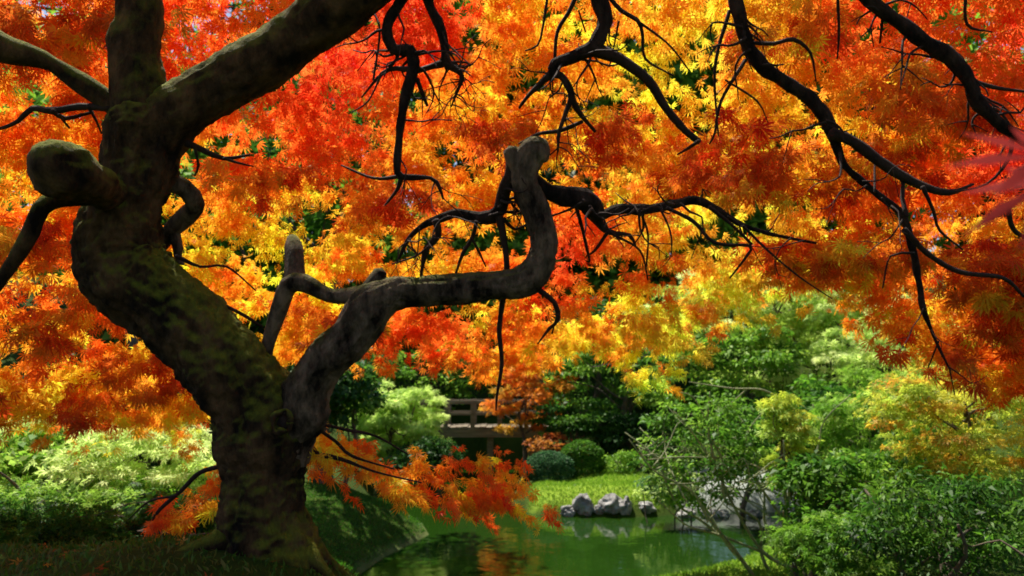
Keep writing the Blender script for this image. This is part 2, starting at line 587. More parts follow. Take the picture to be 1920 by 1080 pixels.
def plant(name, label, cat, base, crown_c, crown_r, pal, nclump, nleaf, leaf, tmpl=OVAL, mat=M_GREEN, trunk_r=0.08, stems=1,
          clump=0.3, bark=None, group=None, limbs=10, droop=0.3, shell=0.25, floor=None, flat=0.55, stem_spread=0.2):
    """a tapered trunk (or several stems) with limbs reaching to leaf clumps through the crown's volume"""
    base = np.array(base, float)
    base[2] = gz(base[0], base[1]) - 0.03
    t = thing(name, base, label, cat, group)
    cc, cr = np.array(crown_c, float), np.array(crown_r, float)
    bark = bark or M_WOODG
    parts, cents = [], []
    for i in range(nclump):
        d = unit(rng.normal(size=3))
        r = 0.35 + 0.65 * rng.random() ** 0.5
        c = cc + d * cr * r
        if floor is not None:
            c[2] = max(c[2], floor)
        c[2] = max(c[2], gz(c[0], c[1]) + 0.05)
        cents.append(c)
        s = clump * (0.6 + 0.8 * rng.random())
        parts.append(clump_leaves(c, (s, s, s * flat), nleaf, leaf, pal, droop=droop, shell=shell))
    stem_mb = []
    for i in range(stems):
        off = np.array([rng.normal() * stem_spread, rng.normal() * stem_spread, 0]) if stems > 1 else np.zeros(3)
        top = cc + np.array([off[0] * 2.2, off[1] * 2.2, cr[2] * 0.35])
        v, f = tube(stem_pts(base + off * 0.5 - Z * 0.05, top, trunk_r, trunk_r * 0.3), 8, max(0.08, trunk_r), 0.1)
        stem_mb.append((v, f, base + off * 0.5, top))
    nm = 'trunk' if stems == 1 else 'stem'
    objs = []
    for k, (v, f, a, b) in enumerate(stem_mb):
        mb = MB().add(v, f)
        for c in cents[k::stems][:max(1, limbs // stems)]:
            q = a + (b - a) * (0.35 + 0.6 * rng.random())
            v2, f2 = tube(stem_pts(q, c, trunk_r * 0.35, trunk_r * 0.08, 0.3, 4), 5, max(0.08, trunk_r), 0.05)
            mb.add(v2, f2)
        mb.build(nm, bark, t)
    leaf_object('crown' if stems == 1 else 'foliage', cat_leaves(parts), tmpl, mat, t)
    return t


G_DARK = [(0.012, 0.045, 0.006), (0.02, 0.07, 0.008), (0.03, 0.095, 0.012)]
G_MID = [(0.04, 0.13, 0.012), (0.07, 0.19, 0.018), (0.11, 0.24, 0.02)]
G_LIT = [(0.12, 0.29, 0.02), (0.19, 0.38, 0.03), (0.27, 0.45, 0.05)]  # bright greens, also mixed into darker shrubs as painted highlights
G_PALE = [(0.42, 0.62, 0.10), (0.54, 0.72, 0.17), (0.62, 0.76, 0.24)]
G_CREAM = [(0.72, 0.82, 0.32), (0.66, 0.80, 0.26)]
G_YEL = [(0.46, 0.55, 0.05), (0.60, 0.58, 0.06), (0.34, 0.48, 0.05)]
G_BLUE = [(0.03, 0.10, 0.035), (0.05, 0.14, 0.05), (0.08, 0.17, 0.07)]


def pl(name, label, cat, px, py, d, rx, ry, rd, pal, nc, nl, leaf, base_px=None, **kw):
    """crown centred on pixel (px, py) at depth d, radii in pixels across and up, rd metres in depth"""
    c = P(px, py, d)
    s = d / FPX
    bx = P(base_px if base_px is not None else px, py, d)
    return plant(name, label, cat, (bx[0], bx[1], 0), c, (rx * s, rd, ry * s), pal, nc, nl, leaf, **kw)


# far wooded hillside, tree by tree
far = [(-120, 330, 34, 5.0, G_MID, 'far tree'), (180, 250, 32, 4.5, G_LIT, ''), (430, 420, 30, 4.0, G_MID, ''), (640, 180, 36, 5.0, G_DARK, ''),
       (880, 250, 34, 4.5, G_LIT, ''), (880, 520, 27, 3.0, G_MID, ''), (1130, 300, 36, 5, G_MID, ''), (1400, 200, 34, 5, G_MID, ''), (1650, 200, 31, 4.6, G_LIT, ''),
       (1900, 330, 33, 5, G_MID, ''), (2080, 450, 28, 4.4, G_DARK, ''), (1500, 470, 27, 3.6, G_MID, ''), (1220, 70, 31, 4.6, G_LIT, ''), (930, 60, 33, 4.6, G_MID, ''), (1480, 90, 31, 4.6, G_MID, ''), (620, 500, 27, 3.2, G_MID, ''), (330, 480, 27, 3.2, G_LIT, ''), (1220, 430, 27, 3.2, G_MID, ''), (1010, 420, 28, 3.2, G_DARK, ''), (20, 60, 40, 8, G_LIT, ''), (400, 0, 42, 9, G_MID, ''), (820, -10, 42, 9, G_LIT, ''), (1230, -20, 42, 9, G_MID, ''), (1600, -20, 40, 9, G_MID, ''), (1950, 30, 40, 8, G_LIT, '')]
labs = ['tall mid green tree beyond the left edge of the maple crown', 'bright green tree glimpsed behind the left upright limb of the maple',
        'mid green tree behind the gap between maple trunk and hanging leaves', 'dark green tree behind the red leaves at the top of the maple',
        'bright green tree showing in the gap between red and golden leaves', 'mid green tree rising just behind the timber footbridge',
        'mid green tree behind the golden middle of the maple crown', 'mid green tree behind the golden leaves right of centre',
        'bright green tree peeping through red leaves near the upper right', 'mid green tree behind the far right branch of the maple',
        'dark green tree at the far right edge of the hillside', 'mid green tree behind the orange leaves right of the pond',
        'bright green tree showing through gaps at top right of centre', 'mid green tree showing through gaps at the top centre', 'mid green tree high behind the long drooping branch at upper right',
        'mid green tree behind the short upright stub between the two maple stems', 'bright green tree behind the curled limb right of the maple elbow',
        'mid green tree low behind the yellow leaves right of the upright maple stem', 'dark green tree behind the upright maple stem in the middle',
        'bright green treetop showing at the top left corner', 'mid green treetop behind the thick right leaning limb',
        'bright green treetop showing above the red leaves at top centre', 'mid green treetop behind the golden leaves at top right of centre',
        'mid green treetop behind the bare branch at upper right', 'bright green treetop showing at the top right corner']
for (px, py, d, r, pal, _), lb in zip(far, labs):
    c = P(px, py, d)
    plant('hillside_tree', lb, 'tree', (c[0], c[1], 0), c, (r, r * 0.8, r * 0.95), (G_LIT if pal is G_MID else pal), 105, 75, 0.40, trunk_r=0.28, clump=1.15,
          group='trees on the hillside behind the pond', limbs=14, mat=M_GREEN)

# dark conifers behind the pond
for px, py, d, rx, ry, lb in ((1120, 700, 21, 110, 150, 'dark evergreen with brown trunk behind the round clipped shrubs'),
                              (1260, 690, 23, 120, 150, 'dark evergreen behind the pale leafy shrub right of the pond'),
                              (650, 700, 22, 90, 90, 'dark evergreen just right of the maple stem above the pale tree')):
    pl('dark_evergreen', lb, 'tree', px, py, d, rx, ry, 1.4, (G_MID + G_DARK[2:]), 90, 90, 0.16, tmpl=SLIM, mat=M_GREEN, trunk_r=0.14, clump=0.42, droop=0.5,
       group='dark evergreens beyond the pond', flat=0.4)
pl('green_maple', 'mid green tree with layered leaves over the footbridge', 'tree', 800, 715, 23, 140, 60, 1.2, G_LIT, 70, 80, 0.13, trunk_r=0.1, clump=0.4, flat=0.35)
pl('pale_maple', 'pale green domed tree left of the footbridge', 'tree', 735, 790, 17.5, 105, 75, 1.0, G_PALE, 90, 110, 0.10, tmpl=LACE5, mat=M_PALE, trunk_r=0.08, clump=0.26, flat=0.4, droop=0.5)
pl('golden_maple', 'small golden orange tree right of the footbridge rail', 'tree', 985, 735, 18.5, 85, 80, 0.7, [(0.8, 0.3, 0.03), (0.7, 0.42, 0.05), (0.75, 0.2, 0.02)], 40, 80, 0.10, tmpl=LACE5, mat=M_LACE, trunk_r=0.06, clump=0.25, flat=0.4)
pl('layered_shrub', 'green shrub with flat layers right of the bridge end', 'shrub', 1080, 785, 18, 75, 40, 0.7, G_MID, 45, 80, 0.09, trunk_r=0.05, stems=3, clump=0.28, flat=0.3)
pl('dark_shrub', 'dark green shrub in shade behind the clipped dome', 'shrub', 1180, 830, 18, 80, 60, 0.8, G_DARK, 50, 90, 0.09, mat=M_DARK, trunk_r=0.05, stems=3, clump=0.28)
pl('red_shrub', 'small rust red shrub under the right end of the bridge', 'shrub', 1035, 835, 17.2, 45, 22, 0.4, [(0.45, 0.10, 0.02), (0.5, 0.2, 0.03)], 18, 70, 0.07, trunk_r=0.03, stems=3, clump=0.2)
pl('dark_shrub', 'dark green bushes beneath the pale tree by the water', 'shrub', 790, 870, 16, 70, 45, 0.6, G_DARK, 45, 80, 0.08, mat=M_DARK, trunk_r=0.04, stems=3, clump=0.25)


# clipped shrubs: dense shells of small leaves
def clipped(label, px, py, d, rx, ry, pal, group):
    c = P(px, py, d)
    s = d / FPX
    R = np.array([rx * s, rx * s * 0.9, ry * s])
    base = np.array([c[0], c[1], gz(c[0], c[1]) - 0.02])
    t = thing('clipped_shrub', base, label, 'shrub', group)
    nn = 9000
    dd = unit(rng.normal(size=(nn, 3)))
    bump = np.array([1 + 0.10 * mnoise.noise(Vector(q * 2.2 + px)) for q in dd])
    pos = c + dd * R * (bump * (0.93 + 0.09 * rng.random(nn)))[:, None]
    pos[:, 2] = np.maximum(pos[:, 2], base[2] + 0.04)
    col = np.array(pal)[rng.integers(len(pal), size=nn)] * (1 + 0.15 * rng.normal(size=(nn, 1)))
    leaf_object('foliage', dict(pos=pos, fwd=unit(dd + rng.normal(size=(nn, 3)) * 0.7), nrm=unit(dd + Z * 0.3 + rng.normal(size=(nn, 3)) * 0.5),
                                size=0.045 * (0.6 + 0.8 * rng.random(nn)), col=np.abs(col)), OVAL, M_GREEN, t)
    v, f = tube(stem_pts(base - Z * 0.1, c, 0.06, 0.03), 6, 0.1)
    build('stem', v, f, M_WOODG, t)


clipped('bright green clipped dome shrub above the sunlit lawn', 1092, 862, 16.6, 40, 34, G_MID, 'clipped shrubs by the pond')
clipped('grey green clipped shrub left of the brighter dome', 1030, 880, 16.2, 45, 32, G_BLUE, 'clipped shrubs by the pond')
pl('feathery_shrub', 'small light green feathery shrub right of the clipped dome', 'shrub', 1165, 872, 16.4, 34, 24, 0.35, G_LIT, 22, 70, 0.06, trunk_r=0.025, stems=3, clump=0.18, flat=0.4, droop=0.6)

# footbridge
bz = P(930, 800, 20)[2]
bx0, bx1 = P(790, 800, 20)[0], P(1035, 800, 20)[0]
by = P(930, 800, 20)[1]
br = thing('footbridge', ((bx0 + bx1) / 2, by, bz), 'weathered timber footbridge with low railing crossing the back of the pond', 'bridge')
mb = MB()
nb = 22
for i in range(nb):
    x = bx0 + (bx1 - bx0) * (i + 0.5) / nb
    mb.box((x, by, bz + 0.01 * math.sin(i * 2.1)), ((bx1 - bx0) / nb * 0.46, 0.55, 0.03))
mb.build('deck', M_DECK, br, False)
for s in (-1, 1):
    MB().box(((bx0 + bx1) / 2, by + s * 0.5, bz - 0.13), ((bx1 - bx0) / 2, 0.05, 0.09)).build('beam', M_DECK, br, False)
    MB().box(((bx0 + bx1) / 2, by + s * 0.5, bz + 0.62), ((bx1 - bx0) / 2 + 0.1, 0.045, 0.04)).build('handrail', M_DECK, br, False)
    MB().box(((bx0 + bx1) / 2, by + s * 0.5, bz + 0.34), ((bx1 - bx0) / 2, 0.025, 0.03)).build('lower_rail', M_DECK, br, False)
    for i in range(6):
        x = bx0 + (bx1 - bx0) * i / 5
        MB().box((x, by + s * 0.5, bz + 0.31), (0.05, 0.052, 0.36)).build('post', M_DECK, br, False)
for x in (bx0 + 0.5, (bx0 + bx1) / 2 + 0.1, bx1 - 0.5):
    for s in (-1, 1):
        MB().box((x, by + s * 0.4, (bz + WZ) / 2 - 0.3), (0.07, 0.07, (bz - WZ) / 2 + 0.1)).build('pier', M_DECK, br, False)


# rocks
def rock(label, x, y, s, sz, seed, group):
    import bmesh
    bm = bmesh.new()
    bmesh.ops.create_icosphere(bm, subdivisions=4, radius=1)
    z = max(gz(x, y), WZ)
    for v in bm.verts:
        c = v.co.copy()
        q = c * (1 + 0.35 * mnoise.noise(c * 1.1 + Vector((seed, 0, 0))) + 0.28 * mnoise.noise(c * 2.6 + Vector((0, seed, 0))) + 0.05 * mnoise.noise(c * 9 + Vector((0, seed, 3))))
        v.co = Vector((q.x * s, q.y * s * 0.8, q.z * sz))
    me = bpy.data.meshes.new('rock')
    bm.to_mesh(me)
    bm.free()
    me.polygons.foreach_set('use_smooth', [True] * len(me.polygons))
    o = link_mesh('shore_rock', me, M_ROCK, None, None)
    o.location = (x, y, z + sz * 0.18)
    o.rotation_euler = (0, 0, seed)
    tag(o, label, 'rock', group)


for i, (px, py, s, sz, lb) in enumerate((
        (1062, 948, .14, .12, 'pale grey rock at the left end of the shoreline row'),
        (1090, 944, .21, .22, 'largest pale grey rock with a pointed top at the water edge'),
        (1118, 940, .11, .09, 'dark grey rock second from the pale pointed rock'),
        (1140, 942, .24, .16, 'rounded grey rock in the middle of the shoreline row'),
        (1166, 941, .13, .17, 'grey rock at the right end of the shoreline row by the shrub'),
        (1204, 945, .16, .10, 'low flat rock half hidden under the pond shrub leaves'),
        (1275, 958, .20, .10, 'low pale rock under the thin pale stems of the pond shrub'),
        (1330, 958, .24, .09, 'broad flat pale rock at the edge of the painted sky reflection'),
        (1400, 960, .17, .10, 'small pale rock at the right end of the painted sky reflection'))):
    p = P(px, py, 14.5)
    rock(lb, p[0], 14.32 + 0.05 * (i % 2), s, sz, i * 1.7 + 0.4, 'rocks along the far shoreline')

# mostly hidden trees, added behind the maple crown to shade the left bank
for x, y, zc, r, pal, lb in ((-3.2, 13.6, 4.6, 1.9, G_MID, 'mostly hidden green tree added behind the maple trunk to shade the bank'), (-6.5, 13.5, 4.8, 2.0, G_MID, 'mostly hidden green tree added behind the maple elbow to shade the bank'),
                             (-10.0, 15.0, 5.0, 2.4, G_LIT, 'mostly hidden light green tree added for shade behind the far left of the maple crown')):
    plant('shade_tree', lb, 'tree', (x, y, 0), (x, y, zc), (r, r * 0.9, r * 1.0), pal, 60, 80, 0.16, trunk_r=0.12, clump=0.55, group='trees added to shade the left bank')
# left bank shrubs
pl('leafy_shrub', 'tall pale sunlit shrub rising into the orange leaves at far left', 'shrub', 90, 850, 7.9, 110, 85, 0.6, G_PALE + G_CREAM, 40, 110, 0.07, tmpl=LACE5, mat=M_PALE, trunk_r=0.03, stems=4, clump=0.24, flat=0.4, droop=0.4)
pl('leafy_shrub', 'pale sunlit leafy shrub left of the maple trunk', 'shrub', 270, 868, 7.6, 150, 66, 0.7, G_PALE[1:] + G_CREAM, 46, 120, 0.07, tmpl=LACE5, mat=M_PALE, trunk_r=0.03, stems=4, clump=0.26, flat=0.35, droop=0.4)
pl('leafy_shrub', 'dark green leafy shrub at the lower left corner', 'shrub', 110, 985, 6.9, 260, 76, 0.5, G_MID + G_DARK[1:] + G_LIT + G_PALE[:1], 130, 80, 0.06, tmpl=LACE5, mat=M_GREEN, trunk_r=0.035, stems=5, clump=0.24, stem_spread=0.45)
pl('leafy_shrub', 'yellow green shrub at the left edge under orange leaves', 'shrub', 20, 880, 7.3, 110, 50, 0.6, G_LIT + G_PALE, 50, 80, 0.09, mat=M_PALE, trunk_r=0.03, stems=4, clump=0.25, flat=0.4)
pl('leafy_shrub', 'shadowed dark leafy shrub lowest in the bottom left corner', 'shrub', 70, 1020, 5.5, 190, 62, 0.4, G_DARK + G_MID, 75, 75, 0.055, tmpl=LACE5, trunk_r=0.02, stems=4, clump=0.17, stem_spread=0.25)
pl('leafy_shrub', 'dark low shrub at the foot of the bank behind the maple base', 'shrub', 330, 985, 6.0, 90, 40, 0.4, G_MID + G_DARK, 40, 60, 0.075, trunk_r=0.02, stems=4, clump=0.18)
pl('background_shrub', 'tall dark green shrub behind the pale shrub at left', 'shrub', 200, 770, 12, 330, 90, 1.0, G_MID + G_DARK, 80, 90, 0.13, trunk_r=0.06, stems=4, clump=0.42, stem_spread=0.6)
pl('background_shrub', 'mid green shrub showing between the trunk and its low orange spray', 'shrub', 640, 740, 14, 60, 60, 0.6, G_BLUE + G_MID, 40, 80, 0.11, trunk_r=0.05, stems=3, clump=0.3)

# right bank
pl('layered_tree', 'mid green tree with spreading lit layers over the dark hollow', 'tree', 1180, 690, 19.0, 170, 75, 1.0, G_LIT + G_MID[1:], 60, 85, 0.11, trunk_r=0.1, clump=0.36, flat=0.25, droop=0.4)
pl('lime_tree', 'lime yellow tree glowing under the lower edge of the golden leaves', 'tree', 1450, 590, 15.5, 270, 105, 1.2, G_YEL + G_LIT[2:] + G_PALE + G_CREAM[:1], 100, 120, 0.09, tmpl=LACE5, mat=M_PALE, trunk_r=0.09, clump=0.36, flat=0.4, droop=0.5)
pl('pale_tree', 'big pale green tree with billowing leaf layers at right', 'tree', 1640, 675, 14.5, 215, 120, 1.5, G_PALE + G_CREAM, 85, 150, 0.085, tmpl=LACE5, mat=M_PALE, trunk_r=0.11, clump=0.34, flat=0.55, shell=0.5, droop=0.4)
pl('green_tree', 'deep green tree under the billowing pale layers', 'tree', 1580, 810, 12.5, 240, 95, 1.2, G_MID + G_LIT[:1], 130, 80, 0.10, trunk_r=0.08, clump=0.34, base_px=1640)
pl('yellow_maple', 'slender yellow green maple standing beside the painted sky reflection', 'tree', 1472, 825, 8.5, 34, 95, 0.3, G_YEL + G_PALE, 24, 70, 0.065, tmpl=LACE5, mat=M_PALE, trunk_r=0.03, clump=0.14, flat=0.6, droop=0.8, base_px=1490)
pl('pond_shrub', 'upright green shrub with thin pale stems at the water edge', 'shrub', 1320, 850, 9.2, 130, 110, 0.6, G_MID + G_LIT, 95, 46, 0.064, trunk_r=0.022, stems=6, clump=0.19, bark=M_STEMG, base_px=1440, stem_spread=0.25, shell=0.2, limbs=60)
pl('bank_shrub', 'dense dark shrub filling the lower right corner', 'shrub', 1790, 985, 6.4, 200, 90, 0.7, G_MID + G_DARK + G_LIT[:1], 95, 72, 0.058, tmpl=SLIM2, trunk_r=0.035, stems=5, clump=0.2, stem_spread=0.25)
pl('bank_shrub', 'mid green rounded shrub above the dark corner shrub', 'shrub', 1700, 905, 8.2, 220, 70, 0.7, G_LIT + G_MID + G_YEL[2:], 85, 90, 0.06, tmpl=SLIM2, trunk_r=0.03, stems=5, clump=0.2, stem_spread=0.2)
pl('bank_shrub', 'shadowed green shrub with a brown stem beside the pond spit', 'shrub', 1565, 940, 8.0, 100, 90, 0.5, G_MID + G_LIT[:1], 60, 55, 0.07, trunk_r=0.04, stems=3, clump=0.2, stem_spread=0.15, base_px=1500)
AUT = [(0.75, 0.42, 0.04), (0.7, 0.28, 0.03), (0.55, 0.45, 0.06), (0.6, 0.12, 0.03)]
pl('amber_maple', 'amber and green small maple over the right bank shrubs', 'tree', 1810, 790, 7.6, 160, 115, 0.6, AUT[:2] + G_YEL * 3 + G_PALE[:1], 85, 60, 0.06, tmpl=LACE5, mat=M_LACE, trunk_r=0.04, clump=0.22, flat=0.4, droop=0.5)
pl('light_tree', 'pale yellow green tree at the right edge over the amber maple', 'tree', 1840, 690, 12.5, 190, 100, 1.1, G_PALE[:2] + G_YEL, 75, 120, 0.08, tmpl=LACE5, mat=M_PALE, trunk_r=0.08, clump=0.3, flat=0.5, shell=0.5, droop=0.4)
pl('feathery_shrub', 'tall feathery bright green shrub between the slender maple and the amber maple', 'shrub', 1635, 800, 9.4, 120, 110, 0.6, G_LIT + G_PALE[:1], 80, 70, 0.06, tmpl=LACE5, mat=M_PALE, trunk_r=0.025, stems=5, clump=0.2, bark=M_STEMG, stem_spread=0.15)
pl('green_tree', 'fresh green tree filling the hollow behind the pond shrub', 'tree', 1390, 680, 14.0, 110, 75, 0.9, G_LIT + G_MID[2:] + G_YEL[2:], 60, 110, 0.085, trunk_r=0.06, clump=0.3, flat=0.4, droop=0.4)
pl('bank_shrub', 'leafy green bush on the grass in front of the bare shrub stems', 'shrub', 1600, 1030, 7.2, 130, 60, 0.4, G_MID + G_LIT, 55, 75, 0.055, tmpl=LACE5, trunk_r=0.025, stems=4, clump=0.18, stem_spread=0.2)
pl('pale_shrub', 'grey green pale leafed bush between rocks and pond shrub', 'shrub', 1255, 915, 13.2, 60, 30, 0.35, G_BLUE + G_PALE, 35, 60, 0.065, trunk_r=0.02, stems=4, clump=0.18)

pshrub = bpy.data.objects['pond_shrub']
for ln in ([(1490, 1068, 16), (1432, 1036, 13), (1382, 960, 11), (1345, 880, 9), (1328, 800, 8), (1331, 735, 4)], [(1440, 1040, 10), (1345, 1002, 9), (1288, 985, 7), (1235, 940, 4)],
           [(1380, 955, 9), (1330, 860, 7), (1290, 800, 6), (1262, 770, 3)], [(1495, 1060, 22), (1470, 980, 17), (1492, 880, 14), (1500, 790, 10), (1440, 735, 8), (1370, 728, 6), (1292, 716, 3)],
           [(1470, 975, 12), (1420, 900, 8), (1400, 820, 6), (1440, 760, 3)], [(1480, 935, 10), (1530, 850, 8), (1545, 790, 5), (1595, 740, 3)], [(1330, 800, 6), (1300, 745, 4), (1270, 735, 3)], [(1400, 730, 5), (1365, 760, 4), (1340, 770, 3)]):
    v, f = tube([(*P(a, b, 9.0), c * 0.26 * 9.0 / FPX) for a, b, c in ln], 7, 0.05, 0.12, 9)
    build('branch', v, f, M_STEMG, pshrub)

# ------------------------------------------------------------------ the old laceleaf maple
D0 = 3.2
tb = P(500, 1040, D0)
maple = thing('laceleaf_maple', tb, 'old twisted laceleaf maple with mossy dark trunk and fiery red to gold leaves', 'tree')


PATHS = []


def trace(pts, d0=D0, d1=None):
    """(px, py, width px[, depth]) along a limb -> (x, y, z, radius)"""
    d1 = d0 if d1 is None else d1
    out = []
    for i, q in enumerate(pts):
        d = q[3] if len(q) > 3 else d0 + (d1 - d0) * i / max(1, len(pts) - 1)
        out.append((*P(q[0], q[1], d), q[2] / 2 * d / FPX))
    return out


def wood(name, pts, d0=D0, d1=None, parent=maple, mat=M_LIMB, sides=10, step=0.03, lump=0.1, freq=7, fine=0.03):
    if name == 'branch':
        lump, freq, step, fine, mat = 0.24, 16, 0.02, 0.08, M_BRANCH
        pts = [(q[0], q[1], q[2] * 0.93, *q[3:]) for q in pts]
        PATHS.append((parent, pts, d0))
    v, f = tube(trace(pts, d0, d1), sides, step, lump, freq, seed=random.random() * 50, fine=fine)
    return build(name, v, f, mat, parent)


trunk = wood('trunk', [(508, 1085, 205), (506, 1050, 186), (501, 1012, 164), (496, 960, 150), (494, 900, 148), (494, 840, 156), (480, 775, 152), (436, 705, 146),
                       (385, 645, 146), (322, 583, 138), (254, 533, 152), (219, 478, 146), (226, 420, 140), (245, 360, 128), (262, 300, 126), (272, 245, 126), (276, 205, 110)],
              D0, mat=M_BARK, sides=100, step=0.009, lump=0.12, freq=5, fine=0.12)
# root flare and the burr hollow at the foot
for a in (-150, -20, 30, 80, 130):
    ca, sa = math.cos(RAD(a)), math.sin(RAD(a))
    pts = []
    for r, h, rad in ((0.05, 0.12, 0.09), (0.13, 0.06, 0.07), (0.20, 0.02, 0.05), (0.27, 0.0, 0.03), (0.36, -0.03, 0.012)):
        x, y = tb[0] + ca * r, tb[1] + sa * r
        pts.append((x, y, max(gz(x, y), tb[2] - 0.3) + h * 0.8, rad))
    v, f = tube(pts, 12, 0.02, 0.15, 8, a, 0.05)
    build('root', v, f, M_BARK, maple)

limb_right = wood('limb', [(285, 260, 110), (318, 220, 112), (365, 188, 106), (430, 152, 102), (500, 110, 104), (580, 52, 104), (680, -25, 104, 3.1), (800, -110, 96, 3.0),
                           (1000, -210, 84, 3.0), (1250, -290, 74, 3.0), (1500, -300, 62, 3.1), (1720, -230, 46, 3.2), (1900, -120, 34, 3.3)], D0, mat=M_BARK, sides=50, step=0.014, lump=0.10, freq=5, fine=0.08)
limb_up = wood('limb', [(278, 250, 100), (262, 190, 98), (256, 130, 92), (255, 80, 88), (262, 30, 80), (262, -60, 78), (275, -160, 70), (320, -280, 55, 3.4)], D0 - 0.02, mat=M_BARK, sides=48, step=0.014, lump=0.12, freq=6, fine=0.08)
limb_left = wood('limb', [(262, 235, 44), (205, 192, 38), (152, 156, 42), (100, 121, 30), (60, 105, 38), (0, 88, 56), (-60, 60, 62), (-180, 20, 55)], D0, 3.0, mat=M_BARK, sides=16)
stump = wood('limb', [(240, 372, 46, 3.2), (196, 356, 62, 3.0), (158, 338, 84, 2.85), (122, 322, 100, 2.75), (92, 313, 98, 2.68), (76, 314, 70, 2.65)], mat=M_BARK, sides=50, step=0.012, lump=0.2, freq=9, fine=0.09)
sl_ = wood('limb', [(215, 372, 34, 3.1), (165, 371, 30, 3.0), (110, 373, 31, 2.95), (75, 392, 34, 2.9), (58, 435, 32, 2.9), (35, 475, 27, 2.9), (5, 520, 21, 2.9), (-30, 572, 16, 2.9)], mat=M_BARK, sides=14, fine=0.04)
curl = wood('limb', [(300, 335, 40, 3.25), (345, 352, 34, 3.3), (367, 383, 34, 3.35), (348, 406, 36, 3.4), (322, 430, 32, 3.42), (310, 455, 22, 3.45), (300, 472, 12, 3.45)], sides=14)
wood('twig', [(324, 428, 26), (334, 465, 20), (333, 488, 12), (345, 495, 6)], 3.42, parent=curl, sides=8)
stem2 = wood('limb', [(545, 860, 70, 3.22), (558, 800, 96, 3.2), (577, 730, 86, 3.18), (618, 668, 84, 3.15), (668, 618, 80, 3.12), (694, 578, 82, 3.1), (728, 556, 70, 3.1), (790, 546, 52, 3.1), (860, 541, 56, 3.1),
                      (940, 533, 55, 3.1), (985, 522, 62, 3.1), (1013, 492, 56, 3.1), (1020, 450, 48, 3.1), (1004, 400, 50, 3.1), (986, 350, 50, 3.1), (986, 312, 52, 3.1), (1002, 286, 54, 3.1), (1022, 282, 44, 3.08)],
             sides=56, step=0.011, lump=0.16, freq=7, fine=0.12)
wood('knob', [(690, 556, 50), (705, 528, 38), (714, 508, 26)], 3.12, parent=stem2, sides=12)
wood('knob', [(985, 330, 40), (965, 300, 36), (957, 280, 30)], 3.1, parent=stem2, sides=12)
wood('limb', [(690, 550, 40), (655, 554, 34), (615, 553, 28), (570, 530, 34), (541, 535, 35), (522, 585, 31), (505, 635, 25), (498, 668, 24), (502, 690, 14)], 3.15, 3.3, sides=14)
wood('limb', [(553, 535, 38), (552, 495, 36), (550, 462, 34), (548, 448, 22)], 3.3, 3.42, sides=12)
rb_ = wood('branch', [(985, 335, 34), (1010, 350, 36), (1050, 366, 36), (1095, 376, 46), (1115, 396, 38), (1128, 404, 20), (1160, 392, 20), (1210, 393, 20), (1250, 386, 19), (1300, 376, 19), (1340, 391, 15), (1390, 421, 11), (1450, 440, 8), (1530, 456, 4)],
           3.1, 3.6, sides=10)
lb_ = wood('branch', [(962, 300, 28), (955, 332, 25), (941, 368, 26), (932, 400, 32), (900, 410, 23), (860, 400, 22), (820, 412, 17), (790, 425, 12), (765, 450, 9), (748, 485, 5)], 3.1, 3.3, sides=10)


def twigs(parent, d, *lines):
    for ln in lines:
        wood('twig', ln, d, d + 0.12, parent, M_TWIG, 6, 0.03, 0.15, 20, 0)


twigs(lb_, 3.15, [(935, 405, 16), (945, 450, 12), (950, 500, 11), (943, 560, 10), (936, 620, 10), (941, 680, 8), (932, 740, 5), (930, 770, 3)],
      [(816, 413, 15), (822, 440, 14), (800, 466, 12), (792, 500, 8), (789, 522, 5)], [(893, 415, 8), (886, 445, 8), (868, 475, 7), (855, 512, 4)],
      [(884, 446, 6), (897, 470, 5), (911, 500, 3)], [(806, 460, 5), (780, 480, 4), (735, 495, 3)], [(945, 410, 8), (965, 430, 6), (1000, 415, 5)])
twigs(rb_, 3.3, [(1105, 395, 22), (1140, 434, 12), (1180, 441, 8), (1192, 462, 4)], [(1140, 434, 7), (1115, 470, 5), (1100, 480, 3)], [(1080, 385, 9), (1092, 430, 7), (1106, 490, 4)],
      [(1150, 440, 5), (1200, 470, 4), (1215, 525, 3)], [(1250, 390, 8), (1300, 415, 7), (1340, 455, 7), (1405, 461, 6), (1400, 480, 5), (1368, 522, 3)],
      [(1330, 388, 8), (1370, 420, 6), (1410, 458, 5)], [(1200, 395, 5), (1215, 440, 4), (1212, 500, 3)], [(1390, 420, 6), (1440, 470, 4), (1500, 520, 3), (1560, 560, 2)])
twigs(stem2, 3.12, [(1005, 540, 12), (1040, 568, 9), (1046, 600, 9), (1030, 616, 7), (1008, 645, 3)], [(1045, 590, 4), (1035, 625, 3)])
twigs(trunk, 3.2, [(335, 262, 16), (380, 281, 12), (420, 297, 9), (470, 290, 4)], [(420, 297, 7), (445, 305, 5), (475, 312, 3)], [(365, 275, 7), (372, 310, 5), (365, 330, 3)],
      [(415, 570, 7), (455, 590, 7), (492, 613, 5)], [(330, 480, 9), (375, 500, 6), (425, 500, 5), (480, 545, 3)])
twigs(limb_left, 3.15, [(212, 203, 16), (150, 200, 13), (100, 208, 14), (60, 204, 12), (35, 226, 9), (0, 241, 6), (-40, 240, 4)], [(98, 207, 10), (122, 222, 9), (175, 210, 6)], [(165, 200, 7), (180, 225, 5), (190, 250, 3)], [(110, 215, 6), (130, 240, 4)])
